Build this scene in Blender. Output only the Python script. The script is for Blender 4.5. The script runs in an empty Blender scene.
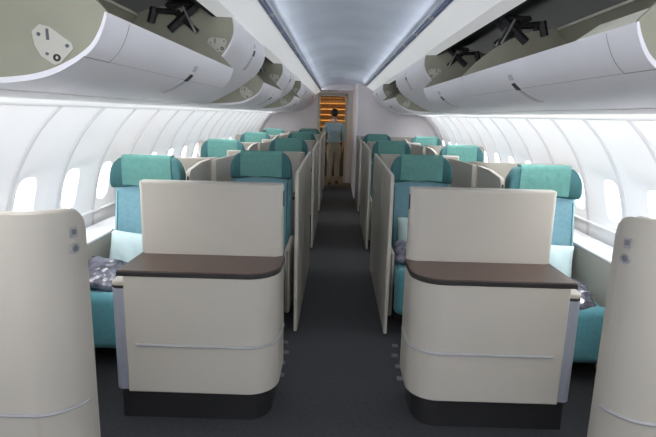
import bpy, bmesh, math, random
from math import sin, cos, pi, radians, atan, sqrt
from mathutils import Vector, Matrix, Euler
random.seed(7)
SC = bpy.context.scene
COL = SC.collection

# ---------------------------------------------------------------- materials
def mat(name, col, rough=.6, metal=0., nscale=0, namp=.06, bump=0., bscale=200., spec=.5, coat=0., sheen=0.):
    m = bpy.data.materials.new(name); m.use_nodes = True
    nt = m.node_tree; b = nt.nodes['Principled BSDF']
    b.inputs['Roughness'].default_value = rough
    b.inputs['Metallic'].default_value = metal
    b.inputs['Specular IOR Level'].default_value = spec
    b.inputs['Coat Weight'].default_value = coat
    b.inputs['Sheen Weight'].default_value = sheen
    c = (*col, 1)
    b.inputs['Base Color'].default_value = c
    tc = nt.nodes.new('ShaderNodeTexCoord')
    if nscale:
        n = nt.nodes.new('ShaderNodeTexNoise'); n.inputs['Scale'].default_value = nscale; n.inputs['Detail'].default_value = 4
        nt.links.new(tc.outputs['Object'], n.inputs['Vector'])
        r = nt.nodes.new('ShaderNodeValToRGB')
        r.color_ramp.elements[0].color = (*[max(0, x*(1-namp)) for x in col], 1)
        r.color_ramp.elements[1].color = (*[min(1, x*(1+namp)) for x in col], 1)
        r.color_ramp.elements[0].position = .3; r.color_ramp.elements[1].position = .7
        nt.links.new(n.outputs['Fac'], r.inputs['Fac']); nt.links.new(r.outputs['Color'], b.inputs['Base Color'])
    if bump:
        n2 = nt.nodes.new('ShaderNodeTexNoise'); n2.inputs['Scale'].default_value = bscale; n2.inputs['Detail'].default_value = 3
        nt.links.new(tc.outputs['Object'], n2.inputs['Vector'])
        bp = nt.nodes.new('ShaderNodeBump'); bp.inputs['Strength'].default_value = bump; bp.inputs['Distance'].default_value = .01
        nt.links.new(n2.outputs['Fac'], bp.inputs['Height']); nt.links.new(bp.outputs['Normal'], b.inputs['Normal'])
    return m
def emit(name, col, s):
    m = bpy.data.materials.new(name); m.use_nodes = True
    b = m.node_tree.nodes['Principled BSDF']
    b.inputs['Base Color'].default_value = (*col, 1)
    b.inputs['Emission Color'].default_value = (*col, 1); b.inputs['Emission Strength'].default_value = s
    return m
M = {}
M['shell'] = mat('warm_grey_laminate', (.425, .397, .345), .42, nscale=3, namp=.02, bump=.02, bscale=400)
M['trim'] = mat('grey_trim', (.31, .31, .315), .4)
M['counter'] = mat('dark_brown_counter', (.092, .053, .040), .32, nscale=30, namp=.08, spec=.5)
M['counter_edge'] = mat('black_counter_edge', (.02, .018, .018), .4)
M['silver'] = mat('silver_paint', (.34, .36, .42), .38, metal=.35)
M['black'] = mat('black_plastic', (.012, .012, .013), .5)
M['carpet'] = mat('charcoal_carpet', (.019, .021, .025), .8, nscale=55, namp=.35, bump=.3, bscale=350, spec=.3, sheen=.1)
M['ceiling'] = mat('pale_blue_ceiling', (.76, .83, .96), .75, nscale=2.2, namp=.07, spec=.2)
M['white'] = mat('white_panel', (.80, .80, .80), .5, nscale=2, namp=.015)
M['sidewall'] = mat('white_sidewall', (.88, .88, .895), .6, nscale=3, namp=.015, bump=.015, bscale=300, spec=.3)
M['rib'] = mat('seam_grey', (.67, .67, .69), .6)
M['bulk'] = mat('pinkish_white_bulkhead', (.80, .75, .77), .6, nscale=4, namp=.02)
M['bin'] = mat('bin_white', (.80, .79, .825), .42, nscale=4, namp=.02)
M['lining'] = mat('olive_bin_lining', (.31, .305, .235), .6, nscale=8, namp=.05)
M['cream'] = mat('cream_edge', (.80, .78, .66), .5)
M['plate'] = mat('hinge_plate_beige', (.50, .49, .43), .45)
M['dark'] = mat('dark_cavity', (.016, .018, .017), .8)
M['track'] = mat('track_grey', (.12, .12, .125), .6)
M['latch'] = mat('latch_grey', (.50, .50, .52), .35)
M['metal'] = mat('brushed_metal', (.55, .55, .55), .35, metal=.9)
M['seat_back'] = mat('blue_teal_upholstery', (.20, .385, .45), .75, nscale=40, namp=.08, bump=.15, bscale=500, spec=.25, sheen=.2)
M['seat_cush'] = mat('teal_upholstery', (.10, .30, .345), .75, nscale=40, namp=.08, bump=.15, bscale=500, spec=.25, sheen=.2)
M['head'] = mat('headrest_teal', (.06, .175, .185), .7, nscale=40, namp=.06, bump=.1, bscale=400, spec=.3)
M['cover'] = mat('green_teal_cover', (.125, .32, .285), .6, nscale=25, namp=.08, bump=.5, bscale=22, spec=.35)
M['pillow'] = mat('pale_aqua_pillow', (.60, .76, .77), .8, nscale=20, namp=.04, bump=.3, bscale=30)
M['pane'] = emit('bright_window', (.97, .985, 1.), 7.0)
M['frame'] = mat('window_frame_white', (.82, .82, .84), .5)
M['lens'] = emit('white_strip_added_glow', (.84, .85, .86), .22)  # white panel strip, faint emission added to make it look bright
M['cove'] = emit('ceiling_wash_light', (.86, .90, 1.), 2.5)
M['blue'] = mat('blue_rail', (.13, .19, .42), .4)
M['skin'] = mat('skin', (.55, .33, .24), .6)
M['hair'] = mat('dark_hair', (.014, .011, .01), .5)
M['jacket'] = mat('powder_blue_jacket', (.36, .50, .55), .8, nscale=30, namp=.06)
M['trouser'] = mat('khaki_trousers', (.42, .385, .29), .8, nscale=30, namp=.06)
M['white_cloth'] = mat('white_collar', (.8, .8, .78), .8)
M['wood'] = mat('amber_wood', (.50, .29, .10), .45, nscale=14, namp=.25)
M['warm'] = emit('warm_lamp', (1., .62, .2), 1.6)
M['button'] = mat('button_grey', (.16, .165, .19), .35, metal=.3)
# plastic-wrapped blanket: shiny film over purple-grey fleece
def blanket_mat():
    m = mat('wrapped_blanket', (.12, .12, .165), .12, nscale=13, namp=.7, bump=1., bscale=14, coat=.9, spec=.8)
    return m
M['blanket'] = blanket_mat()

# ---------------------------------------------------------------- helpers
def mesh_obj(name, bm, m, parent=None, smooth=True, bevel=0, seg=3, sub=0, label=None, angle=40):
    bmesh.ops.remove_doubles(bm, verts=bm.verts, dist=1e-5)
    bmesh.ops.recalc_face_normals(bm, faces=bm.faces)
    me = bpy.data.meshes.new(name); bm.to_mesh(me); bm.free()
    ms = m if isinstance(m, (list, tuple)) else [m]
    for x in ms: me.materials.append(x)
    if smooth:
        for p in me.polygons: p.use_smooth = True
        me.set_sharp_from_angle(angle=radians(angle))
    o = bpy.data.objects.new(name, me); COL.objects.link(o)
    if bevel:
        b = o.modifiers.new('bevel', 'BEVEL'); b.width = bevel; b.segments = seg; b.limit_method = 'ANGLE'; b.angle_limit = radians(35)
        b.use_clamp_overlap = True
    if sub:
        s = o.modifiers.new('sub', 'SUBSURF'); s.levels = sub; s.render_levels = sub
    if parent: o.parent = parent
    if label: o['label'] = label
    return o
def thing(name, label, cat, loc=(0, 0, 0), group=None, rz=0):
    o = bpy.data.objects.new(name, None); COL.objects.link(o); o.location = loc; o.rotation_euler = (0, 0, rz)
    o.empty_display_size = .1
    o['label'] = label; o['category'] = cat
    if group: o['group'] = group
    return o
def tag(o, label, cat, group=None):
    o['label'] = label; o['category'] = cat
    if group: o['group'] = group
    return o
def struct(o): o['kind'] = 'structure'; return o
def box(bm, x0, x1, y0, y1, z0, z1):
    v = [bm.verts.new((x, y, z)) for x in (x0, x1) for y in (y0, y1) for z in (z0, z1)]
    for f in ((0, 1, 3, 2), (4, 6, 7, 5), (0, 4, 5, 1), (2, 3, 7, 6), (0, 2, 6, 4), (1, 5, 7, 3)):
        bm.faces.new([v[i] for i in f])
    return v
def prism(bm, poly, a0, a1, axis='z'):
    """poly 2D extruded. axis z: (x,y) ; axis y: (x,z) ; axis x: (y,z)"""
    def P(p, a):
        return {'z': (p[0], p[1], a), 'y': (p[0], a, p[1]), 'x': (a, p[0], p[1])}[axis]
    A = [bm.verts.new(P(p, a0)) for p in poly]; B = [bm.verts.new(P(p, a1)) for p in poly]
    n = len(poly)
    bm.faces.new(A); bm.faces.new(B[::-1])
    for i in range(n): bm.faces.new([A[i], A[(i+1) % n], B[(i+1) % n], B[i]])
def arc(cx, cy, r, a0, a1, n=8):
    return [(cx+r*cos(radians(a0+(a1-a0)*i/n)), cy+r*sin(radians(a0+(a1-a0)*i/n))) for i in range(n+1)]
def mir(poly, s): return [(s*x, y) for x, y in poly]
def tube(bm, pts, r, n=8, cap=True):
    rings = []
    for i, p in enumerate(pts):
        p = Vector(p)
        a = Vector(pts[max(0, i-1)]); b = Vector(pts[min(len(pts)-1, i+1)])
        t = (b-a).normalized()
        u = t.cross(Vector((0, 0, 1)));
        if u.length < .05: u = t.cross(Vector((1, 0, 0)))
        u.normalize(); w = t.cross(u)
        rr = r[i] if isinstance(r, (list, tuple)) else r
        rings.append([bm.verts.new(p+u*rr*cos(2*pi*k/n)+w*rr*sin(2*pi*k/n)) for k in range(n)])
    for i in range(len(rings)-1):
        for k in range(n): bm.faces.new([rings[i][k], rings[i][(k+1) % n], rings[i+1][(k+1) % n], rings[i+1][k]])
    if cap: bm.faces.new(rings[0][::-1]); bm.faces.new(rings[-1])
def disc(bm, c, nrm, r, h, n=16, r0=0):
    """short cylinder (or ring when r0) centred c, axis nrm"""
    c = Vector(c); t = Vector(nrm).normalized(); u = t.orthogonal().normalized(); w = t.cross(u)
    def ring(rr, d): return [bm.verts.new(c+t*d+u*rr*cos(2*pi*k/n)+w*rr*sin(2*pi*k/n)) for k in range(n)]
    A = ring(r, -h/2); B = ring(r, h/2)
    for k in range(n): bm.faces.new([A[k], A[(k+1) % n], B[(k+1) % n], B[k]])
    if r0:
        A2 = ring(r0, -h/2); B2 = ring(r0, h/2)
        for k in range(n):
            j = (k+1) % n
            bm.faces.new([A2[k], B2[k], B2[j], A2[j]]); bm.faces.new([B[k], B[j], B2[j], B2[k]]); bm.faces.new([A[k], A2[k], A2[j], A[j]])
    else:
        bm.faces.new(A[::-1]); bm.faces.new(B)
def loft(bm, rings, cap=True, closed=True):
    R = [[bm.verts.new(p) for p in r] for r in rings]; n = len(R[0])
    for i in range(len(R)-1):
        for k in range(n if closed else n-1):
            bm.faces.new([R[i][k], R[i][(k+1) % n], R[i+1][(k+1) % n], R[i+1][k]])
    if cap and closed: bm.faces.new(R[0][::-1]); bm.faces.new(R[-1])
    return R
def path_wall(bm, path, th, z0, ztop):
    """vertical wall following plan path, thickness th to the left of travel; ztop: function(s, total)"""
    P = [Vector(p) for p in path]; n = len(P); nor = []
    for i in range(n):
        t = (P[min(n-1, i+1)]-P[max(0, i-1)]).normalized(); nor.append(Vector((-t.y, t.x)))
    S = [0]
    for i in range(1, n): S.append(S[-1]+(P[i]-P[i-1]).length)
    rings = []
    for i in range(n):
        zt = ztop(S[i], S[-1]); a = P[i]; b = P[i]+nor[i]*th
        e = min(.008, th*.3); a2 = P[i]+nor[i]*e; b2 = P[i]+nor[i]*(th-e)
        rings.append([(a.x, a.y, z0), (a.x, a.y, zt-e), (a2.x, a2.y, zt), (b2.x, b2.y, zt), (b.x, b.y, zt-e), (b.x, b.y, z0)])
    loft(bm, rings)
def rrect(w, h, r, n=6, cx=0, cy=0):
    out = []
    for sx, sy, a in ((1, 1, 0), (-1, 1, 90), (-1, -1, 180), (1, -1, 270)):
        out += [(cx+sx*(w/2-r)+r*cos(radians(a+90*i/n)), cy+sy*(h/2-r)+r*sin(radians(a+90*i/n))) for i in range(n+1)]
    return out
def copy_tree(o, parent=None):
    c = o.copy(); COL.objects.link(c)
    if parent: c.parent = parent
    for ch in list(o.children): copy_tree(ch, c)
    return c
SIDE = {-1: 'left', 1: 'right'}
ROW = ['first', 'second', 'third', 'fourth']

# ---------------------------------------------------------------- setting
YF, YB, YR = -1.6, 11.9, 9.6          # front wall, rear left bulkhead, right closet wall
bm = bmesh.new(); box(bm, -2.0, 2.0, YF, 14.2, -.05, 0); struct(mesh_obj('floor', bm, M['carpet'], smooth=False))

def wall_profile():
    return [(1.48, 1.585), (1.525, 1.545), (1.58, 1.49), (1.632, 1.43), (1.682, 1.36), (1.73, 1.28), (1.772, 1.2), (1.808, 1.11), (1.838, 1.0),
            (1.862, .88), (1.875, .76), (1.885, .6), (1.88, .4), (1.86, .2), (1.83, 0)]
WP = wall_profile()
WS = [0]
for i in range(1, len(WP)): WS.append(WS[-1]+math.dist(WP[i], WP[i-1]))
def wpt(sv):
    sv = max(0, min(WS[-1]-1e-6, sv))
    for i in range(1, len(WS)):
        if sv <= WS[i]:
            t = (sv-WS[i-1])/(WS[i]-WS[i-1]); a, b = WP[i-1], WP[i]
            return (a[0]+(b[0]-a[0])*t, a[1]+(b[1]-a[1])*t)
def s_at_z(z):
    for i in range(1, len(WP)):
        if WP[i][1] <= z:
            t = (WP[i-1][1]-z)/(WP[i-1][1]-WP[i][1]); return WS[i-1]+(WS[i]-WS[i-1])*t
PITCH_W = .508
def W3(side, y, s, out=0):
    x, z = wpt(s); x2, z2 = wpt(s+.02); x1, z1 = wpt(s-.02)
    t = Vector((x2-x1, z2-z1)).normalized(); nx, nz = -t.y, t.x     # outward from cabin
    return (side*(x+nx*out), y, z+nz*out)
s0w, s1w = s_at_z(1.27), s_at_z(.78)
sc_ = (s_at_z(1.015)); WH, WWD = .29, .185
def rp_rect(a, hw, ht, hb):
    c, s = cos(a), sin(a); k = min(hw/abs(c) if abs(c) > 1e-6 else 9, (ht if s > 0 else hb)/abs(s) if abs(s) > 1e-6 else 9)
    return (c*k, s*k)
win_n = 0
for side, y0 in ((-1, 2.95), (1, 3.58)):
    bm = bmesh.new()
    k0 = int((y0-YF)/PITCH_W); ylist = [y0+(k-k0)*PITCH_W for k in range(0, 40)]
    yend = YB if side < 0 else YR
    ylist = [y for y in ylist if y-PITCH_W/2 < yend+.3 and y-PITCH_W/2 > YF-.5]
    for yc in ylist:
        ya, yb = yc-PITCH_W/2, yc+PITCH_W/2
        # top and bottom grids
        for sa, sb, n in ((0, s0w, 10), (s1w, WS[-1], 8)):
            for i in range(n):
                a, b = sa+(sb-sa)*i/n, sa+(sb-sa)*(i+1)/n
                q = [bm.verts.new(W3(side, y, s)) for y, s in ((ya, a), (yb, a), (yb, b), (ya, b))]; bm.faces.new(q)
        # window patch
        N = 64; angs = [2*pi*i/N+.0001 for i in range(N)]
        corner = [math.atan2(v, u) for u, v in ((PITCH_W/2, sc_-s0w), (-PITCH_W/2, sc_-s0w), (-PITCH_W/2, -(s1w-sc_)), (PITCH_W/2, -(s1w-sc_)))]
        for cA in corner:
            cA %= 2*pi; j = min(range(N), key=lambda q: abs(angs[q]-cA)); angs[j] = cA
        angs.sort()
        def hole(a, w, h, r=.8):
            c, s = cos(a), sin(a); p = 3.6
            k = (abs(c/(w/2))**p+abs(s/(h/2))**p)**(-1/p); return (c*k-.09, s*k)
        prev = None; ring_defs = []
        def ringpts(f, out):
            L = []
            for a in angs:
                h = hole(a, WWD, WH); R = rp_rect(a, PITCH_W/2, sc_-s0w, s1w-sc_)
                u = h[0]+(R[0]-h[0])*f; v = h[1]+(R[1]-h[1])*f
                L.append(W3(side, yc+u, sc_-v, out))
            return L
        def ringhole(sc, out):
            return [W3(side, yc+hole(a, WWD*sc, WH*sc)[0], sc_-hole(a, WWD*sc, WH*sc)[1], out) for a in angs]
        def ringf(sc, out):
            return ringhole(sc, out)
        rings = [ringpts(1, 0), ringpts(.5, 0), ringpts(.40, .004), ringpts(.2, .010), ringpts(0, .014)]
        loft(bm, rings, cap=False)
        # frame + pane
        if YF+.3 < yc < yend-.2 and yc > .2:
            win_n += 1
            b2 = bmesh.new(); loft(b2, [ringhole(1.06, .018), ringhole(1.03, .010), ringhole(.98, .016), ringhole(.95, .12), ringhole(.94, .165)], cap=False)
            fr = struct(mesh_obj('window_%d' % win_n, b2, M['frame']))
            b3 = bmesh.new(); vs = [b3.verts.new(p) for p in ringhole(.945, .162)]
            vs2 = [b3.verts.new(p) for p in ringhole(.945, .170)]
            b3.faces.new(vs); b3.faces.new(vs2[::-1])
            for q in range(len(vs)): b3.faces.new([vs[q], vs[(q+1) % len(vs)], vs2[(q+1) % len(vs)], vs2[q]])
            mesh_obj('window_pane', b3, M['pane'], fr)
            # half-drawn look: narrow shade lip at the top
            b4 = bmesh.new(); pts = []
            for u in [-.07+.14*i/8 for i in range(9)]: pts.append(W3(side, yc+u-.09, sc_-WH*.5*.86, .14))
            tube(b4, pts, .006, 6); mesh_obj('shade_handle', b4, M['frame'], fr)
    wl = struct(mesh_obj('wall_%s' % SIDE[side], bm, M['sidewall'], angle=50))
    # seams between the sidewall panels
    bm = bmesh.new()
    for yc in ylist:
        ya = yc-PITCH_W/2; n = 24
        prof = [(-.021, 0), (-.015, -.009), (.015, -.009), (.021, 0)]
        rings = []
        for i in range(n+1):
            s = WS[-1]*i/n; rings.append([W3(side, ya+d, s, o+.002) for d, o in prof])
        loft(bm, rings, cap=False, closed=False)
    mesh_obj('panel_seam', bm, M['rib'], wl)

# underside panel and trim along the wall, cove strip, slots, ceiling
def lofty(name, prof, side, ya, yb, m, ny=1, th=None, kind=True, parent=None):
    bm = bmesh.new(); rings = [[(side*x, ya+(yb-ya)*i/ny, z) for x, z in prof] for i in range(ny+1)]
    loft(bm, rings, cap=True, closed=True)
    o = mesh_obj(name, bm, m, parent, angle=30)
    if kind: struct(o)
    return o
ti = 0
def trimname():
    global ti; ti += 1; return 'trim_%d' % ti
for side in (-1, 1):
    ye = YB if side < 0 else YR
    lofty(trimname(), [(.98, 1.595), (1.40, 1.588), (1.40, 1.60), (.98, 1.607)], side, YF, ye, M['white'])
    lofty(trimname(), [(1.415, 1.575), (1.435, 1.563), (1.50, 1.560), (1.53, 1.575), (1.53, 1.62), (1.40, 1.62), (1.40, 1.588)], side, YF, ye, M['white'])
    # white strip between ceiling and bins, brightened by its own added glow
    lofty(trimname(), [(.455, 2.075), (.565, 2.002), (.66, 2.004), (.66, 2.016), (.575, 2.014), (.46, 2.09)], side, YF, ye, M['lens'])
    # housing behind the bins (dark cavity)
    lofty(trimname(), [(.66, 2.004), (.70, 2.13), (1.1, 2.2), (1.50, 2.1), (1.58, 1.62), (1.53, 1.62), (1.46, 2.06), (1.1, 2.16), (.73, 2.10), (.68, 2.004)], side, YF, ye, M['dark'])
    # slot rail with dark dashes
    t = lofty(trimname(), [(.418, 2.088), (.434, 2.078), (.455, 2.075), (.455, 2.10), (.418, 2.10)], side, YF, ye, M['white'])
    bm = bmesh.new()
    y = YF+.1
    while y < ye-.5:
        for u in range(3):
            yy = y+u*.165
            box(bm, side*.4225, side*.4250, yy, yy+.15, 2.074, 2.086)
        for u in range(3):
            yy = y+u*.165
            box(bm, side*.4390, side*.4415, yy, yy+.15, 2.068, 2.080)
        y += .56
    mesh_obj('air_slots', bm, M['blue'], t, smooth=False)
bm = bmesh.new()
prof = [(-.43+.86*i/16, 2.088+.105*(1-((-.43+.86*i/16)/.43)**2)) for i in range(17)]
rings = [[(x, y, z) for x, z in prof]+[(x, y, z+.02) for x, z in prof[::-1]] for y in (YF, 11.0)]
loft(bm, rings); ce = struct(mesh_obj('ceiling', bm, M['ceiling']))
bm = bmesh.new(); box(bm, -1.2, .96, 11.0, 14.2, 2.12, 2.2); struct(mesh_obj('ceiling', bm, M['bulk'], smooth=False))
bm = bmesh.new(); box(bm, -.62, .62, 10.96, 11.0, 2.06, 2.26); struct(mesh_obj(trimname(), bm, M['bulk'], smooth=False))

# bulkheads
DX0, DX1, DZ = -.46, .11, 1.97
bm = bmesh.new()
box(bm, -2.0, DX0-.05, YB, YB+.06, 0, 2.3)
struct(mesh_obj('wall_rear', bm, M['bulk'], smooth=False))
bm = bmesh.new(); box(bm, DX0-.05, .3, YB, YB+.06, DZ+.06, 2.3); struct(mesh_obj(trimname(), bm, M['bulk'], smooth=False))
bm = bmesh.new(); box(bm, DX1+.05, .3, YB, YB+.06, 0, DZ+.06); struct(mesh_obj(trimname(), bm, M['white'], smooth=False))
bm = bmesh.new()
prism(bm, [(.285, YR+.03)]+[(.315-.03*cos(radians(a)), YR+.03-.03*sin(radians(a))) for a in (30, 60, 90)]+[(2.0, YR), (2.0, YR+.06), (.345, YR+.06), (.345, YB), (.285, YB)], 0, 2.3)
struct(mesh_obj('wall_closet', bm, M['bulk']))
bm = bmesh.new(); box(bm, DX0-.05, DX0, YB-.02, YB+.08, 0, DZ+.05); box(bm, DX1, DX1+.05, YB-.02, YB+.08, 0, DZ+.05)
box(bm, DX0-.05, DX1+.05, YB-.02, YB+.08, DZ, DZ+.05); struct(mesh_obj('door_1', bm, M['plate'], bevel=.006))
# small pale sign over the doorway
bm = bmesh.new(); prism(bm, rrect(.34, .055, .01, 3, -.17, 2.085), YB-.032, YB, 'y')
sg = tag(mesh_obj('lintel_sign', bm, M['white']), 'small pale sign plate mounted above the doorway to the galley', 'sign')
bm = bmesh.new(); prism(bm, rrect(.27, .025, .008, 3, -.17, 2.085), YB-.036, YB-.030, 'y'); mesh_obj('sign_face', bm, M['plate'], sg)
# galley shell
bm = bmesh.new(); box(bm, -1.2, -1.14, YB+.06, 14.2, 0, 2.3); struct(mesh_obj('wall_galley_left', bm, M['bulk'], smooth=False))
bm = bmesh.new(); box(bm, .9, .96, YB+.06, 14.2, 0, 2.3); struct(mesh_obj('wall_galley_right', bm, M['bulk'], smooth=False))
bm = bmesh.new(); box(bm, -1.2, .96, 14.14, 14.2, 0, 2.3); struct(mesh_obj('wall_galley_back', bm, M['bulk'], smooth=False))
bm = bmesh.new(); box(bm, -2., 2., YF-.05, YF, 0, 2.4); struct(mesh_obj('wall_front', bm, M['bulk'], smooth=False))

# galley cabinet with amber shelves and lamp
g = thing('galley_cabinet', 'amber wooden galley shelving glowing behind the open doorway', 'cabinet', (-.15, 13.2, 0))
bm = bmesh.new(); box(bm, -.75, .75, 0, .5, 0, 1.22); mesh_obj('cabinet_body', bm, M['dark'], g, bevel=.01)
bm = bmesh.new(); box(bm, -.75, .75, .42, .5, 1.22, 2.1); mesh_obj('back_panel', bm, M['wood'], g)
for z in (1.24, 1.40, 1.54, 1.68, 1.82, 1.96):
    bm = bmesh.new(); box(bm, -.75, .75, .05, .42, z, z+.03); mesh_obj('shelf', bm, M['wood'], g, bevel=.005)
for x in (-.75, .71):
    bm = bmesh.new(); box(bm, x, x+.04, .05, .5, 1.22, 2.1); mesh_obj('side_panel', bm, M['wood'], g)
gl = thing('galley_lamp', 'warm glowing lamp strip above the amber galley shelves', 'lamp', (-.15, 12.3, 2.06))
bm = bmesh.new(); box(bm, -.5, .5, -.05, .05, .03, .06); mesh_obj('lamp_housing', bm, M['white'], gl, bevel=.005)
bm = bmesh.new(); box(bm, -.48, .48, -.04, .04, .015, .03); mesh_obj('lamp_diffuser', bm, M['warm'], gl)

# ---------------------------------------------------------------- overhead bins
PV = (1.04, 1.88)
ARC = [(-.462, -.118), (-.452, -.150), (-.432, -.187), (-.405, -.213), (-.375, -.233), (-.33, -.255), (-.27, -.270), (-.17, -.279), (-.05, -.281), (.06, -.272), (.15, -.24), (.20, -.19)]
def smoothc(P, n=4):
    out = []
    for i in range(len(P)-1):
        p0 = P[max(0, i-1)]; p1 = P[i]; p2 = P[i+1]; p3 = P[min(len(P)-1, i+2)]
        for j in range(n):
            t = j/n
            out.append(tuple(.5*((2*p1[k])+(-p0[k]+p2[k])*t+(2*p0[k]-5*p1[k]+4*p2[k]-p3[k])*t*t+(-p0[k]+3*p1[k]-3*p2[k]+p3[k])*t**3) for k in (0, 1)))
    out.append(P[-1]); return out
ARCS = smoothc(ARC, 3)
TOPC = smoothc([(.20, -.19), (.15, -.05), (.06, .07), (0.0, .118), (-.10, .112), (-.20, .083), (-.30, .03), (-.38, -.035), (-.43, -.085), (-.462, -.118)], 3)
def bin_unit(side, ya, yb, is_open, label, caps=False, plate=True):
    t = thing('overhead_bin', label, 'overhead bin', (side*PV[0], ya, PV[1]), 'overhead bins on the %s side' % SIDE[side])
    ln = yb-ya-.008; y0 = .004; y1 = y0+ln
    phi = 0 if is_open else radians(29)
    def R(p):  # closed = lip lifted
        x, z = p; c, s = cos(phi), sin(phi)
        return (side*(x*c+z*s), -x*s+z*c)
    # outer shell: thick curved sheet
    P = ARCS; th = .012; n = len(P); inner = []
    for i in range(n):
        a = Vector(P[max(0, i-1)]); b = Vector(P[min(n-1, i+1)]); tt = (b-a).normalized(); q = .004+.009*min(1, i/(n*.45)); inner.append((P[i][0]-tt.y*q, P[i][1]+tt.x*q))
    poly = [R(p) for p in P]+[R(p) for p in inner[::-1]]
    bm = bmesh.new(); rings = [[(x, y, z) for x, z in poly] for y in (y0, y0+.015, y1-.015, y1)]
    loft(bm, rings); mesh_obj('outer_shell', bm, M['bin'], t, angle=35)
    # end panels
    outl = [R(p) for p in inner]+[R(p) for p in TOPC[1:-1]]
    for a, b in ((y0+.004, y0+.016), (y1-.016, y1-.004)):
        bm = bmesh.new(); prism(bm, outl, a, b, 'y'); e = mesh_obj('end_panel', bm, M['lining'], t, angle=35)
        if a < .1 and plate:
            c = (-.338, -.190)
            def Q(dx, dz, yy): x, z = R((c[0]+dx, c[1]+dz)); return (x, yy, z)
            pl = [(-.048, .028), (-.030, .044), (-.008, .040), (.040, .006), (.044, -.008), (.012, -.040), (-.002, -.044), (-.030, -.026), (-.044, -.002)]
            pl = [(-x*1., z) for x, z in pl]
            bm = bmesh.new(); A = [bm.verts.new(Q(x, z, a)) for x, z in pl]; B = [bm.verts.new(Q(x, z, a-.004)) for x, z in pl]
            bm.faces.new(A); bm.faces.new(B[::-1])
            for i in range(len(pl)): bm.faces.new([A[i], A[(i+1) % len(pl)], B[(i+1) % len(pl)], B[i]])
            hp = mesh_obj('hinge_plate', bm, M['plate'], e, smooth=False, bevel=.0008, seg=1)
            for dx, dz, r in ((.032, .022, .0042), (-.031, -.002, .0042), (.016, -.020, .0036)):
                bm = bmesh.new(); disc(bm, Q(dx, dz, a-.0045), (0, 1, 0), r, .003, 12); mesh_obj('screw', bm, M['button'], hp)
            bm = bmesh.new(); disc(bm, Q(-.006, -.028, a-.005), (0, 1, 0), .008, .004, 16, .004); mesh_obj('bushing', bm, M['black'], hp)
            bm = bmesh.new(); x, yy, z = Q(.012, .012, a-.0045); box(bm, x-.0032, x+.0032, yy-.0012, yy+.0012, z-.002, z+.022); mesh_obj('slot', bm, M['button'], hp)
            bm = bmesh.new(); x, z = R((-.14, -.18)); disc(bm, (x, a-.003, z), (0, 1, 0), .009, .006, 14); mesh_obj('pivot_screw', bm, M['black'], e)
    # back panel / lining with cream rim
    bk = [(.19, -.20), (.14, -.05), (.05, .08), (.004, .118), (-.006, .110), (.035, .07), (.12, -.06), (.17, -.20)]
    bm = bmesh.new(); prism(bm, [R(p) for p in bk], y0+.016, y1-.016, 'y'); mesh_obj('back_panel', bm, M['lining'], t)
    bm = bmesh.new(); prism(bm, [R(p) for p in ((-.010, .114), (-.010, .124), (.008, .124), (.008, .114))], y0+.016, y1-.016, 'y'); mesh_obj('rim_strip', bm, M['cream'], t)
    # latch: recess plate, handle
    def shellpt(u, y, off):
        f = u*(len(P)-1); i = int(f); f -= i; i = min(i, len(P)-2)
        a, b = Vector(P[i]), Vector(P[i+1]); tt = (b-a).normalized(); p = a+(b-a)*f+Vector((tt.y, -tt.x))*off
        x, z = R(p); return Vector((x, y, z))
    yc = (y0+y1)/2+.08
    def patch(name, u0, u1, w0, w1, off, m, par, n=10, yoff=0.):
        bm = bmesh.new(); rings = []
        for i in range(n+1):
            u = u0+(u1-u0)*i/n; w = w0+(w1-w0)*i/n
            rings.append([shellpt(u, yc+yoff-w, -.002), shellpt(u, yc+yoff-w, off), shellpt(u, yc+yoff+w, off), shellpt(u, yc+yoff+w, -.002)])
        loft(bm, rings); return mesh_obj(name, bm, m, par)
    l = patch('latch', .20, .48, .020, .030, .0025, M['latch'], t)
    patch('latch_grip', .20, .28, .016, .020, .006, M['black'], l)
    patch('latch_cap', .12, .17, .018, .022, .0025, M['latch'], t)
    if caps:
        bm = bmesh.new(); rings = []
        for i in range(9):
            u = .02+.25*i/8; rings.append([shellpt(u, y0+.001, -.001), shellpt(u, y0+.001, .0018), shellpt(u, y0+.125, .0018), shellpt(u, y0+.125, -.001)])
        loft(bm, rings); mesh_obj('corner_cap', bm, M['bin'], t, angle=30)
        bm = bmesh.new(); tube(bm, [shellpt(.02+.25*i/8, y0+.128, .0005) for i in range(9)], .0016, 5)
        tube(bm, [shellpt(.275, y0+.13*i/4, .0005) for i in range(5)], .0016, 5)
        tube(bm, [shellpt(.275, y0+.13+(ln-.14)*i/4, 0) for i in range(5)], .0007, 5)
        mesh_obj('cap_gap', bm, M['trim'], t)
    if is_open:
        # cream inner ledge along lip
        if caps and side > 0:
            bm = bmesh.new(); prism(bm, [R(p) for p in ((-.452, -.118), (-.378, -.066), (-.36, -.066), (-.42, -.135))], y0+.02, y0+.34, 'y'); mesh_obj('inner_ledge', bm, M['cream'], t, bevel=.003)
        # hinge brackets at both ends
        for yy in (y1-.05, y0+.03):
            bm = bmesh.new()
            for a, b, w in (((-.34, .17), (-.16, .16), .012), ((-.30, .165), (-.17, .05), .020), ((-.16, .165), (-.30, .045), .015), ((-.22, .13), (-.08, .14), .012), ((-.10, .15), (-.08, .08), .018)):
                tube(bm, [(side*a[0], yy, a[1]), (side*(a[0]+b[0])/2, yy, (a[1]+b[1])/2), (side*b[0], yy, b[1])], w, 6)
            mesh_obj('hinge_bracket', bm, M['black'], t)
            bm = bmesh.new(); tube(bm, [(side*-.245, yy-.03, .15), (side*-.30, yy-.03, .035)], .006, 8); mesh_obj('gas_strut', bm, M['metal'], t)
    return t
ORD = ['nearest', 'second', 'third', 'fourth', 'fifth', 'farthest']
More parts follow.
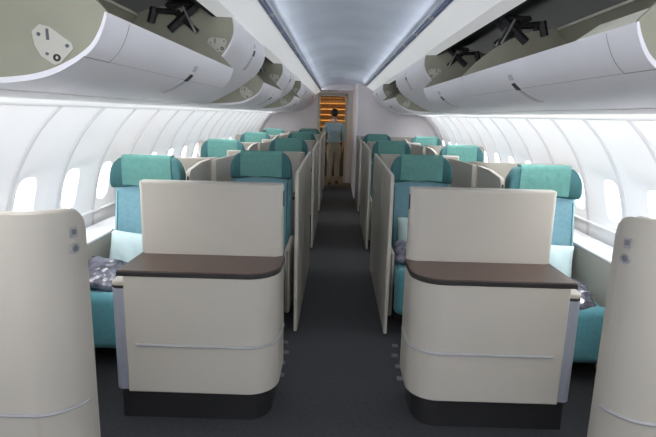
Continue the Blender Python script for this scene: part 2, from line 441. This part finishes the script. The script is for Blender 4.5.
left = [(-.1, 1.185, 0), (1.185, 2.60, 1), (2.60, 3.66, 0), (3.66, 4.86, 1), (4.86, 6.2, 0), (6.2, 7.25, 1), (7.25, 9.2, 0), (9.2, 11.85, 0)]
right = [(-.1, 1.165, 0), (1.165, 2.74, 1), (2.74, 3.96, 1), (3.96, 5.83, 0), (5.83, 7.5, 1), (7.5, 9.55, 0)]
desc_l = {1: 'open left overhead bin nearest the camera, its hinge plate showing on the olive end', 2: 'closed left overhead bin between the nearest open bin and the next open one',
          3: 'second open left overhead bin, hanging just beyond the closed one', 4: 'closed left overhead bin between the second and third open bins',
          5: 'small third open bin on the left, farthest of the open ones', 6: 'closed left overhead bin just beyond the farthest open bin', 7: 'last closed left overhead bin, running up to the rear bulkhead'}
desc_r = {1: 'open right overhead bin nearest the camera, with a cream ledge inside its lip', 2: 'open right overhead bin directly behind the nearest one, sharing its long lip line',
          3: 'closed right overhead bin just beyond the two joined open bins', 4: 'open right overhead bin farthest down the cabin, its round olive end showing',
          5: 'last closed right overhead bin, against the closet wall'}
for side, lst, ds in ((-1, left, desc_l), (1, right, desc_r)):
    for i, (a, b, op) in enumerate(lst):
        if i == 0: continue
        bin_unit(side, a, b, op, ds[i], caps=(i == 1))

# ---------------------------------------------------------------- consoles in front of aisle seats
P = 2.35
def console(side, k):
    dy = P*k
    lab = 'first cream workstation console on the %s of the aisle, dark brown counter facing the camera' % SIDE[side] if k == 0 else \
          '%s cream console on the %s of the aisle, behind the %s-row aisle seat' % (ROW[k], SIDE[side], ROW[k-1])
    t = thing('seat_console', lab, 'console', (side*(.7 if k == 0 else .735), (2.32 if k == 0 else 2.3)+dy, 0), 'cream consoles along the aisle')
    ox = .7
    def L(poly): return [(side*(x-ox), y-2.3) for x, y in poly]
    foot = [(1.07, 2.3), (.48, 2.3)]+arc(.48, 2.45, .15, 270, 180, 10)[1:]+[(.33, 2.66), (1.07, 2.66)]
    bm = bmesh.new(); prism(bm, L(foot), .165, .772); mesh_obj('cabinet_body', bm, M['shell'], t, bevel=.006)
    foot2 = [(1.097, 2.293), (.48, 2.293)]+arc(.48, 2.45, .157, 270, 180, 10)[1:]+[(.323, 2.64), (1.097, 2.64)]
    bm = bmesh.new(); prism(bm, L(foot2), .772, .797); mesh_obj('counter_edge', bm, M['counter_edge'], t, bevel=.003)
    foot3 = [(1.092, 2.297), (.48, 2.297)]+arc(.48, 2.45, .153, 270, 180, 10)[1:]+[(.327, 2.635), (1.092, 2.635)]
    bm = bmesh.new(); prism(bm, L(foot3), .797, .801); mesh_obj('counter_top', bm, M['counter'], t)
    back = [(1.095, 2.635), (1.085, 2.613), (1.065, 2.605), (.39, 2.605)]+arc(.385, 2.655, .05, 270, 180, 6)[1:]+[(.335, 2.69), (1.095, 2.69)]
    bm = bmesh.new(); prism(bm, L(back), .79, 1.19); bp = mesh_obj('privacy_panel', bm, M['shell'], t, bevel=.012, seg=4)
    bm = bmesh.new(); x = side*(.3335-ox); box(bm, x-.002, x+.002, .345, .365, 1.07, 1.15); mesh_obj('edge_latch', bm, M['black'], bp)
    bm = bmesh.new(); prism(bm, L([(1.12, 2.345), (.50, 2.345)]+arc(.50, 2.47, .13, 270, 180, 6)[1:]+[(.37, 2.66), (1.12, 2.66)]), 0, .168); mesh_obj('plinth', bm, M['black'], t)
    bm = bmesh.new(); pts = [(1.02, 2.297), (.48, 2.297)]+arc(.48, 2.45, .153, 270, 180, 10)[1:]+[(.327, 2.60)]
    tube(bm, [(p[0], p[1], .42) for p in L(pts)], .008, 8); mesh_obj('bumper_strip', bm, M['trim'], t)
    # silver rounded post on the outer side
    bm = bmesh.new(); cap = [(1.068, 2.322)]+arc(1.106, 2.36, .038, 250, 360, 8)+arc(1.106, 2.56, .038, 0, 90, 6)+[(1.068, 2.60)]
    prism(bm, L(cap), .165, .70); mesh_obj('side_post', bm, M['silver'], t, bevel=.003)
    bm = bmesh.new(); prism(bm, L(cap), .70, .712); cb = mesh_obj('post_collar', bm, M['black'], t)
    bm = bmesh.new(); prism(bm, L(cap), .712, .735); mesh_obj('post_cap', bm, M['shell'], t, bevel=.006)
    return t
for side in (-1, 1):
    for k in range(4 if side < 0 else 3): console(side, k)

# ---------------------------------------------------------------- window-side shells
def shell_wall(side, k):
    yf = (1.72 if side < 0 else 1.79)+P*k; xe = 1.02 if side < 0 else 1.045
    if k == 0: lab = 'tall cream partition in the %s foreground, cut by the picture edge' % SIDE[side]
    else: lab = '%s tall cream partition by the %s windows, standing behind the %s-row window seat' % (ROW[k], SIDE[side], ROW[k-1])
    t = thing('seat_partition', lab, 'partition', (side*1.4, yf, 0), 'cream partitions along the windows')
    path = [(1.80, yf), (1.5, yf), (1.3, yf), (xe+.17, yf)]+arc(xe+.17, yf+.17, .17, 270, 190, 10)[1:]+[(xe, yf+.185)]
    path = [(side*(x-1.4), y-yf) for x, y in path]
    if side > 0: th = -.045
    else: th = .045
    def zt(s, S):
        d = S-s; r = .085
        return 1.19 if d > r else 1.19-r+sqrt(max(0, r*r-(r-d)**2))
    # refine the end
    fine = []
    e0, e1 = Vector(path[-3]), Vector(path[-1])
    pp = path[:-3]
    for a, b in zip(path[-4:-1], path[-3:]):
        for j in range(5): pp.append((a[0]+(b[0]-a[0])*j/5, a[1]+(b[1]-a[1])*j/5)) if (j or a != path[-4]) else None
    pp.append(path[-1])
    bm = bmesh.new(); path_wall(bm, pp, th, 0.0, zt)
    mesh_obj('partition_panel', bm, M['shell'], t, angle=35)
    sp = [(side*(x-1.4), y-yf) for x, y in [(1.80, yf-.003), (1.3, yf-.003), (xe+.17, yf-.003)]+arc(xe+.17, yf+.17, .173, 270, 195, 10)[1:]]
    bm = bmesh.new(); tube(bm, [(x, y, .41) for x, y in sp], .008, 8); mesh_obj('bumper_strip', bm, M['trim'], t)
    # latch plate and round coat hook on the curved corner
    a = radians(201); n = Vector((side*cos(a), sin(a), 0)); c = Vector((side*(xe+.17-1.4), .17, 0))+n*.171
    tang = Vector((-n.y, n.x, 0))
    def onplate(u, z, d): return c+tang*u+n*d+Vector((0, 0, z))
    bm = bmesh.new(); pl = rrect(.032, .04, .005, 3)
    A = [bm.verts.new(onplate(u, 1.10+v, -.003)) for u, v in pl]; B = [bm.verts.new(onplate(u, 1.10+v, .004)) for u, v in pl]
    bm.faces.new(A); bm.faces.new(B)
    for i in range(len(pl)): bm.faces.new([A[i], A[(i+1) % len(pl)], B[(i+1) % len(pl)], B[i]])
    lp = mesh_obj('latch_plate', bm, M['trim'], t)
    bm = bmesh.new(); pl = rrect(.018, .020, .003, 2)
    A = [bm.verts.new(onplate(u, 1.103+v, .004)) for u, v in pl]; B = [bm.verts.new(onplate(u, 1.103+v, .008)) for u, v in pl]
    bm.faces.new(A); bm.faces.new(B)
    for i in range(len(pl)): bm.faces.new([A[i], A[(i+1) % len(pl)], B[(i+1) % len(pl)], B[i]])
    mesh_obj('latch_button', bm, M['button'], lp)
    bm = bmesh.new(); disc(bm, onplate(0, 1.04, .003), n, .021, .010, 20, .013); hk = mesh_obj('coat_hook', bm, M['trim'], t)
    bm = bmesh.new(); disc(bm, onplate(0, 1.04, .001), n, .013, .006, 16); mesh_obj('hook_centre', bm, M['button'], hk)
    return t
for side in (-1, 1):
    for k in range(4): 
        if side > 0 and k == 3: continue
        shell_wall(side, k)

# connector partitions, dividers, aisle side panels, wall ledges
def yw(side, k): return 3.5+P*k
for side in (-1, 1):
    rows = 4 if side < 0 else 3
    for k in range(rows):
        dy = P*k
        last = (k == rows-1)
        yend = (5.02+dy) if not last else (min(5.02+dy, (YB if side < 0 else YR)-.05))
        # aisle side panel
        t = thing('aisle_side_panel', '%s-row cream side panel beside the aisle seat on the %s' % (ROW[k], SIDE[side]), 'side panel', (side*.322, 3.42+dy, 0), 'side panels lining the aisle')
        L = min(yend, 11.28)-(3.42+dy)
        poly = [(0, .025), (0, 1.13)]+[(.03-.03*cos(radians(a)), 1.135+.03*sin(radians(a))) for a in (30, 60, 90)]+[(L*.4, 1.182), (L, 1.195), (L, .025)]
        bm = bmesh.new(); prism(bm, poly, -.0125, .0125, 'x'); mesh_obj('side_panel', bm, M['shell'], t, bevel=.005)
        poly2 = [(.04, 0), (.04, .027), (L, .027), (L, 0)]
        bm = bmesh.new(); prism(bm, poly2, -.008, .008, 'x'); mesh_obj('kick_strip', bm, M['black'], t)
        bm = bmesh.new(); box(bm, side*-.018, side*-.010, L*.80, L*.93, .84, .862); mesh_obj('door_latch', bm, M['trim'], t, bevel=.002)
        bm = bmesh.new(); box(bm, side*-.0135, side*-.0115, L*.38, L*.385, .08, 1.16); mesh_obj('panel_joint', bm, M['trim'], t)
        # divider between the pair of seats
        t = thing('seat_divider', '%s-row divider screen between window and aisle seat on the %s' % (ROW[k], SIDE[side]), 'divider', (side*1.06, 3.42+dy, 0), 'divider screens between seat pairs')
        poly = [(0, .30), (0, 1.12)]+[(.05-.05*cos(radians(a)), 1.125+.04*sin(radians(a))) for a in (30, 60, 90)]+[(.30, 1.19), (.58, 1.19), (.58, .30)]
        bm = bmesh.new(); prism(bm, poly, -.015, .015, 'x'); mesh_obj('divider_panel', bm, M['shell'], t, bevel=.005)
        poly = [(.05, 0), (.05, .30), (.56, .30), (.56, 0)]
        bm = bmesh.new(); prism(bm, poly, -.012, .012, 'x'); mesh_obj('divider_base', bm, M['black'], t)
        bm = bmesh.new(); box(bm, -.006, .006, -.006, .003, 1.04, 1.12); mesh_obj('edge_slot', bm, M['black'], t)
        # rear screen joining the pair to the next row
        if not last:
            t2 = thing('rear_screen', '%s-row cream screen angled behind the %s aisle seat' % (ROW[k], SIDE[side]), 'screen', (side*.96, 4.0+dy, 0), 'angled screens behind aisle seats')
            pth = [(1.012, 4.03), (.945, 4.62)]
            pth = [(side*(x-.96), y-4.0) for x, y in pth]
            bm = bmesh.new(); path_wall(bm, pth, .03*side*-1, 0.0, lambda s, S: 1.185); mesh_obj('screen_panel', bm, M['shell'], t2, angle=50)
        else:
            t2 = thing('rear_screen', 'cream end screen closing the last row on the %s' % SIDE[side], 'screen', (side*1.08, 4.87+dy-.03*0 if side > 0 else yend-.17, 0), 'end screens')
            bm = bmesh.new(); box(bm, -.70, .68, 0, .03, 0, 1.18) if side > 0 else box(bm, -.68, .70, 0, .03, 0, 1.18); mesh_obj('screen_panel', bm, M['shell'], t2, bevel=.006)
        # ledge along the wall beside the window seat
        t = thing('wall_ledge_cabinet', '%s-row cream storage ledge under the %s windows beside the window seat' % (ROW[k], SIDE[side]), 'storage cabinet', (side*1.63, 1.98+dy, 0), 'storage ledges under the windows')
        L2 = 1.98 if not (side < 0 and last) else 1.98
        bm = bmesh.new(); box(bm, 0, side*.205, 0, L2, 0, .70); mesh_obj('ledge_body', bm, M['shell'], t, bevel=.008)
        bm = bmesh.new(); box(bm, side*-.004, side*.205, 0, L2, .70, .718); mesh_obj('ledge_lid', bm, M['white'], t, bevel=.006)
for side in (-1, 1):
    bm = bmesh.new(); 
    ye = YB if side < 0 else YR
    prism(bm, [(side*1.85, .80), (side*1.85, .81), (side*1.90, .825), (side*1.90, .79)], YF, ye, 'y'); struct(mesh_obj(trimname(), bm, M['white']))

# ---------------------------------------------------------------- seats
def sbox(bm, w, d, h, cx=0, cy=0, cz=0, nx=10, ny=6, nz=8, p=5., taper=0, rot=0, edge=None):
    """superellipsoid-like cushion"""
    def S(v, e): return math.copysign(abs(v)**e, v)
    pass
def cushion(bm, w, d, h, r, cx, cy, cz, tilt=0, puff=.0, front_fn=None):
    """rounded box centred c, tilt about x; built from rounded-rect rings lofted along local y (depth)"""
    T = Matrix.Translation((cx, cy, cz)) @ Matrix.Rotation(tilt, 4, 'X')
    rings = []; N = 7
    ds = [(-d/2, .0), (-d/2+r*.08, .38), (-d/2+r*.3, .71), (-d/2+r*.65, .93), (-d/2+r, 1), (0, 1), (d/2-r, 1), (d/2-r*.65, .93), (d/2-r*.3, .71), (d/2-r*.08, .38), (d/2, 0)]
    for y, f in ds:
        ins = r*(1-f)
        ww, hh = w-2*ins, h-2*ins
        rr = max(.004, min(r, ww/2, hh/2)*.98) if f else max(.004, r*.25)
        ring = []
        for x, z in rrect(ww, hh, rr, N):
            yy = y
            if puff:
                q = (1-(2*x/w)**2)*(1-(2*z/h)**2); yy = y+math.copysign(puff*q, y) if y else y
            ring.append(T @ Vector((x, yy, z)))
        rings.append(ring)
    loft(bm, rings)
def make_seat(side, window):
    t = thing('airline_seat', '', 'seat')
    up = M['seat_back']
    bm = bmesh.new(); box(bm, -.23, .23, -.46, .06, 0, .32); mesh_obj('seat_base', bm, M['black'], t, bevel=.02)
    bm = bmesh.new(); cushion(bm, .485, .66, .17, .06, 0, -.31, .385, radians(3), 0); mesh_obj('seat_cushion', bm, M['seat_cush'], t)
    bm = bmesh.new(); cushion(bm, .485, .12, .34, .05, 0, -.615, .30, radians(-4), .0); mesh_obj('leg_rest', bm, M['seat_cush'], t)
    bm = bmesh.new(); cushion(bm, .50, .13, .66, .045, 0, .015, .755, radians(-9), .02); bk = mesh_obj('backrest', bm, up, t)
    # piping / vertical seams of the backrest
    for sx in (-1, 1):
        bm = bmesh.new()
        tube(bm, [(sx*.212, -.062+.159*(z-.755)-.004, z) for z in (.50, .6, .7, .8, .9, 1.0)], .004, 6)
        mesh_obj('piping', bm, M['head'], bk)
    # headrest with forward side wings
    bm = bmesh.new(); rings = []
    prof = []
    for (x, yf_, zt, zb) in [(-.246, -.060, 1.085, 1.042), (-.243, -.072, 1.130, 1.032), (-.234, -.074, 1.168, 1.028), (-.217, -.064, 1.203, 1.026), (-.192, -.048, 1.228, 1.026), (-.15, -.032, 1.241, 1.028), (-.08, -.022, 1.245, 1.028), (0, -.020, 1.246, 1.028)]:
        prof.append((x, yf_, zt, zb))
    prof += [(-x, y, a, b) for x, y, a, b in prof[-2::-1]]
    for x, yf_, zt, zb in prof:
        e = .022; yb_ = .085-abs(x)*.12
        rings.append([(x, yf_+e, zt), (x, yf_+e*.3, zt-e*.3), (x, yf_, zt-e*1.1), (x, yf_-.004, (zt+zb)/2), (x, yf_, zb+e), (x, yf_+e, zb), (x, yb_-e, zb), (x, yb_, zb+e), (x, yb_, zt-e), (x, yb_-e, zt)])
    loft(bm, rings); hd = mesh_obj('headrest', bm, M['head'], t, angle=60)
    bm = bmesh.new(); rings = []
    for i in range(19):
        x = -.168+.336*i/18; w = .0016*sin(x*95+1)+.0012*sin(x*41)
        yf_ = -.034-.0006*0+w+ (.0 if abs(x) < .12 else -.012*((abs(x)-.12)/.06)**1.5)
        zt = 1.252; zb = 1.045+.003*sin(x*30)
        rings.append([(x, .05, zt-.03), (x, .045, zt-.004), (x, .01, zt), (x, yf_+.014, zt-.002), (x, yf_+.003, zt-.010), (x, yf_-.003, zt-.03), (x, yf_-.006-w, (zt+zb)/2), (x, yf_-.003, zb), (x, yf_+.006, zb), (x, yf_+.012, zt-.04), (x, .02, zt-.014), (x, .04, zt-.03)])
    loft(bm, rings); mesh_obj('headrest_cover', bm, M['cover'], hd, angle=60)
    bm = bmesh.new(); box(bm, -.24, .24, .085, .13, .30, 1.04); mesh_obj('back_shell', bm, M['shell'], t, bevel=.02)
    # armrests
    for sx in ((-1, 1)):
        if window and sx == side: continue
        bm = bmesh.new(); cushion(bm, .04, .46, .50 if sx != side else .42, .019, sx*.266, -.33, .33 if sx != side else .37, 0); mesh_obj('armrest', bm, M['shell'], t)
    return t
protos = {}
rown = {0: 'front-row', 1: 'second-row', 2: 'third-row', 3: 'fourth-row'}
for side in (-1, 1):
    for window in (True, False):
        pr = make_seat(side, window); first = True
        for k in range(4 if side < 0 else 3):
            t = pr if first else copy_tree(pr); first = False
            if window: loc = (side*1.355, 3.5+P*k, 0)
            else: loc = (-.668 if side < 0 else .632, 4.17+P*k, 0)
            t.location = loc
            t['category'] = 'seat'; t['group'] = 'teal airline seats'
            nm = 'window' if window else 'aisle'
            extra = {(True, 0): ', with pillow and wrapped blanket on it', (False, 0): ', headrest showing above the first console'}.get((window, k), '')
            t['label'] = '%s teal %s seat on the %s side%s' % (rown[k], nm, SIDE[side], extra)

# pillows and wrapped blankets
def make_pillow(m, name, w, h, d, seed):
    rnd = random.Random(seed); bm = bmesh.new(); N = 22
    def pt(i, j, sgn):
        u, v = 2*i/N-1, 2*j/N-1
        e = max(0, (1-u**4))*max(0, (1-v**4)); pin = 1-.07*(u*u*v*v)+.0; cx = 1-.06*(1-abs(u))*abs(v)**3
        th = d/2*e**.55
        wr = .06*d*sin(7*u+3*v+seed)*e
        return (w/2*u*(1-.05*(1-v*v)), sgn*th+wr, h/2*v*(1-.05*(1-u*u)))
    for sgn in (-1, 1):
        G = [[bm.verts.new(pt(i, j, sgn)) for j in range(N+1)] for i in range(N+1)]
        for i in range(N):
            for j in range(N): bm.faces.new([G[i][j], G[i+1][j], G[i+1][j+1], G[i][j+1]])
    return mesh_obj(name, bm, m, angle=80)
def make_blanket(seed, w=.36, h=.27, d=.09):
    rnd = random.Random(seed); bm = bmesh.new(); N = 26
    from mathutils import noise
    def pt(i, j, sgn):
        u, v = 2*i/N-1, 2*j/N-1
        e = max(0, (1-u**6))*max(0, (1-v**6)); th = d/2*e**.45
        p = Vector((u*3.2+seed, v*3.2, sgn*1.3)); n = noise.turbulence(p, 3, True)
        return (w/2*u*(1+.04*sin(9*v+seed)), sgn*(th+.022*(n-.7)*e), h/2*v*(1+.05*sin(8*u+seed)))
    for sgn in (-1, 1):
        G = [[bm.verts.new(pt(i, j, sgn)) for j in range(N+1)] for i in range(N+1)]
        for i in range(N):
            for j in range(N): bm.faces.new([G[i][j], G[i+1][j], G[i+1][j+1], G[i][j+1]])
    return mesh_obj('wrapped_blanket', bm, M['blanket'], angle=80)
def place(o, loc, rot): o.location = loc; o.rotation_euler = Euler([radians(a) for a in rot])
p = make_pillow(M['pillow'], 'pillow', .42, .30, .12, 1); place(p, (-1.37, 3.30, .595), (-16, 5, 0)); tag(p, 'pale aqua pillow leaning in the front-row window seat on the left', 'pillow', 'pillows')
b = make_blanket(3, .40, .25, .08); place(b, (-1.42, 3.05, .525), (-62, 12, 8)); tag(b, 'plastic-wrapped grey blanket crumpled in front of the pillow, left window seat', 'blanket', 'wrapped blankets')
p = make_pillow(M['pillow'], 'pillow', .42, .30, .12, 2); place(p, (1.33, 3.30, .60), (-16, 4, 0)); tag(p, 'pale aqua pillow leaning in the front-row window seat on the right', 'pillow', 'pillows')
b = make_blanket(5, .42, .24, .08); place(b, (1.33, 2.96, .545), (-58, 20, 6)); tag(b, 'plastic-wrapped blanket poking past the console, right window seat', 'blanket', 'wrapped blankets')
p = make_pillow(M['pillow'], 'pillow', .40, .30, .12, 4); place(p, (.64, 3.98, .62), (-16, 0, 0)); tag(p, 'pale pillow in the front-row aisle seat on the right', 'pillow', 'pillows')
b = make_blanket(8, .40, .22, .08); place(b, (.60, 3.76, .53), (-60, 6, 0)); tag(b, 'dark wrapped blanket on the front-row aisle seat on the right', 'blanket', 'wrapped blankets')

# ---------------------------------------------------------------- seat track covers on the floor
for side in (-1, 1):
    for j in range(4):
        bm = bmesh.new(); x = side*(.36+.008*(j%2)+.01*(j == 3)); y = 2.83+.15*j
        prism(bm, rrect(.04, .045, .008, 3, x, y), 0, .006); o = mesh_obj('track_cover', bm, M['track'], bevel=.001)
        tag(o, '%s small grey seat-track cover on the carpet beside the %s console' % (['nearest', 'second nearest', 'third nearest', 'farthest'][j], SIDE[side]), 'track cover', 'seat-track covers')

# ---------------------------------------------------------------- cabin attendant
def skin_obj(name, pts, edges, radii, m, parent, sub=2, root=0):
    me = bpy.data.meshes.new(name); me.from_pydata(pts, edges, []); me.materials.append(m)
    o = bpy.data.objects.new(name, me); COL.objects.link(o)
    sk = o.modifiers.new('skin', 'SKIN'); sk.use_smooth_shade = True
    for i, v in enumerate(me.skin_vertices[0].data):
        r = radii[i]; v.radius = r if isinstance(r, tuple) else (r, r); v.use_root = (i == root)
    s = o.modifiers.new('sub', 'SUBSURF'); s.levels = sub; s.render_levels = sub
    if parent: o.parent = parent
    return o
att = thing('person', 'cabin attendant seen from behind, powder-blue jacket and khaki trousers, walking through the doorway', 'person', (-.125, 11.62, 0))
# body: pelvis, torso, neck, head, legs, arms with hands
V = [(0, 0, .90), (0, .0, 1.02), (0, .0, 1.18), (0, -.01, 1.34), (0, 0, 1.42), (0, .01, 1.47), (0, .015, 1.53), (0, .02, 1.60), (0, .015, 1.645)]
R_ = [(.13, .10), (.11, .085), (.12, .09), (.13, .08), (.055, .05), (.045, .045), (.06, .07), (.07, .085), (.045, .055)]
E = [(i, i+1) for i in range(8)]
def add(v, r, prev): V.append(v); R_.append(r); E.append((prev, len(V)-1)); return len(V)-1
for sx in (-1, 1):
    fy = .14 if sx > 0 else -.10
    a = add((sx*.085, 0, .82), .078, 0); a = add((sx*.085, fy*.45, .50), .052, a); a = add((sx*.08, fy*.75-(.03 if sx < 0 else 0), .28), .045, a); a = add((sx*.078, fy-.02, .09), .03, a); a = add((sx*.08, fy+.06, .04), .03, a)
    a = add((sx*.17, -.01, 1.345), .045, 3); a = add((sx*.205, -.02, 1.12), .037, a); a = add((sx*.21, .04, .90), .028, a); a = add((sx*.205, .055, .86), .024, a); pa = add((sx*.2, .06, .82), (.022, .03), a)
    for j, (dy, ln_) in enumerate(((-.028, .055), (-.010, .068), (.010, .072), (.028, .062))):
        f = add((sx*.198, .06+dy, .785), .0085, pa); f = add((sx*.192, .062+dy, .785-ln_*.5), .008, f); add((sx*.183, .062+dy, .785-ln_), .007, f)
    th_ = add((sx*.185, .09, .83), .009, a); add((sx*.175, .105, .795), .008, th_)
skin_obj('body', V, E, R_, M['skin'], att, 1)
# jacket
V = [(0, 0, .98), (0, 0, 1.08), (0, 0, 1.20), (0, -.005, 1.32), (0, 0, 1.405)]; R_ = [(.175, .12), (.155, .11), (.165, .115), (.16, .105), (.075, .07)]; E = [(0, 1), (1, 2), (2, 3), (3, 4)]
for sx in (-1, 1):
    a = add((sx*.165, -.008, 1.335), .066, 3); a = add((sx*.215, -.02, 1.20), .056, a); a = add((sx*.225, -.015, 1.08), .05, a); a = add((sx*.222, .015, .97), .042, a)
skin_obj('jacket', V, E, R_, M['jacket'], att, 2, root=1)
V = [(0, 0, 1.00), (0, 0, .90)]; R_ = [(.13, .105), (.165, .125)]; E = [(0, 1)]
for sx in (-1, 1):
    fy = .14 if sx > 0 else -.10
    a = add((sx*.085, 0, .78), .10, 1); a = add((sx*.075, fy*.45, .50), .072, a); a = add((sx*.085, fy*.72-(.03 if sx < 0 else 0), .28), .066, a); a = add((sx*.08, fy-.02, .10), .058, a)
skin_obj('trousers', V, E, R_, M['trouser'], att, 2, root=1)
for sx in (-1, 1):
    fy = .14 if sx > 0 else -.10
    bm = bmesh.new(); rings = []
    for y, w, h in ((-.06, .02, .03), (-.05, .034, .07), (-.01, .036, .075), (.05, .038, .055), (.11, .040, .045), (.16, .030, .035), (.175, .012, .02)):
        rings.append([(sx*.08+w*cos(a_), fy+y, max(.004, h*.5+h*.5*sin(a_))) for a_ in [2*pi*q/12 for q in range(12)]])
    loft(bm, rings); mesh_obj('shoe', bm, M['black'], att)
bm = bmesh.new(); bmesh.ops.create_uvsphere(bm, u_segments=24, v_segments=16, radius=1)
for v in bm.verts:
    x, y, z = v.co; k = 1+.02*sin(14*x)
    v.co = (x*.083*k, -.005+y*.098*k+(0 if y < .2 else -.03), 1.605+z*.095)
hr = mesh_obj('hair', bm, M['hair'], att)
bm = bmesh.new(); bmesh.ops.create_uvsphere(bm, u_segments=16, v_segments=12, radius=.042)
for v in bm.verts: v.co = (v.co.x*1.15, -.115+v.co.y*.8, 1.575+v.co.z)
mesh_obj('hair_bun', bm, M['hair'], hr)
for sx in (-1, 1):
    bm = bmesh.new(); disc(bm, (sx*.082, .01, 1.565), (1, 0, 0), .022, .018, 12); mesh_obj('ear', bm, M['skin'], att, bevel=.005)
bm = bmesh.new(); disc(bm, (0, .0, 1.445), (0, -.15, 1), .068, .05, 20, .052); mesh_obj('collar', bm, M['white_cloth'], att, bevel=.006)

# ---------------------------------------------------------------- lights
def area(name, loc, rot, sx, sy, power, col=(1, 1, 1)):
    l = bpy.data.lights.new(name, 'AREA'); l.shape = 'RECTANGLE'; l.size = sx; l.size_y = sy; l.energy = power; l.color = col
    o = bpy.data.objects.new(name, l); COL.objects.link(o); o.location = loc; o.rotation_euler = Euler([radians(a) for a in rot]); return o
for side in (-1, 1):
    ye = YB if side < 0 else YR; L = ye-.2
    # sidewall wash lights tucked under the bin line
    area('sidewall_light', (side*1.26, -.1+L/2, 1.584), (0, side*-28, 0), .22, L-.5, 44, (.97, .98, 1.))
    # cove lights washing the ceiling from both edges
    area('cove_light', (side*.405, -.4+L/2, 2.062), (0, side*88, 0), .03, L, 3.4, (.93, .95, 1.))
# warm galley light, then two unseen fill lamps added behind the viewpoint
area('galley_warm', (-.15, 12.6, 2.0), (0, 0, 0), .8, .3, 12, (1, .66, .28))
area('added_ceiling_fill', (0, YF+.3, 1.75), (132, 0, 0), .8, .3, 22, (.93, .96, 1.))  # added fill aimed up to brighten the near ceiling
area('added_forward_fill', (0, YF+.1, 1.2), (90, 0, 0), 1.6, 1.6, 9, (.97, .985, 1.))  # added fill to brighten console fronts; no door is modelled here

w = bpy.data.worlds.new('World'); SC.world = w; w.use_nodes = True
w.node_tree.nodes['Background'].inputs[0].default_value = (.9, .95, 1, 1); w.node_tree.nodes['Background'].inputs[1].default_value = .3

# ---------------------------------------------------------------- camera
cam = bpy.data.cameras.new('camera'); co = bpy.data.objects.new('camera', cam); COL.objects.link(co)
f = 510.; cam.sensor_width = 36.; cam.lens = f/656*36; cam.clip_start = .02
pit, roll = radians(11.47), radians(1.4); yaw = atan(7/510*cos(pit))
co.location = (-.06, 0, 1.55)
Rm = Matrix.Rotation(yaw, 3, 'Z') @ Matrix.Rotation(pi/2-pit, 3, 'X') @ Matrix.Rotation(roll, 3, 'Z')
co.rotation_euler = Rm.to_euler()
SC.camera = co
SC.view_settings.view_transform = 'Standard'; SC.view_settings.look = 'None'; SC.view_settings.gamma = 1; SC.view_settings.use_curve_mapping = False
SC.view_settings.exposure = 0.8
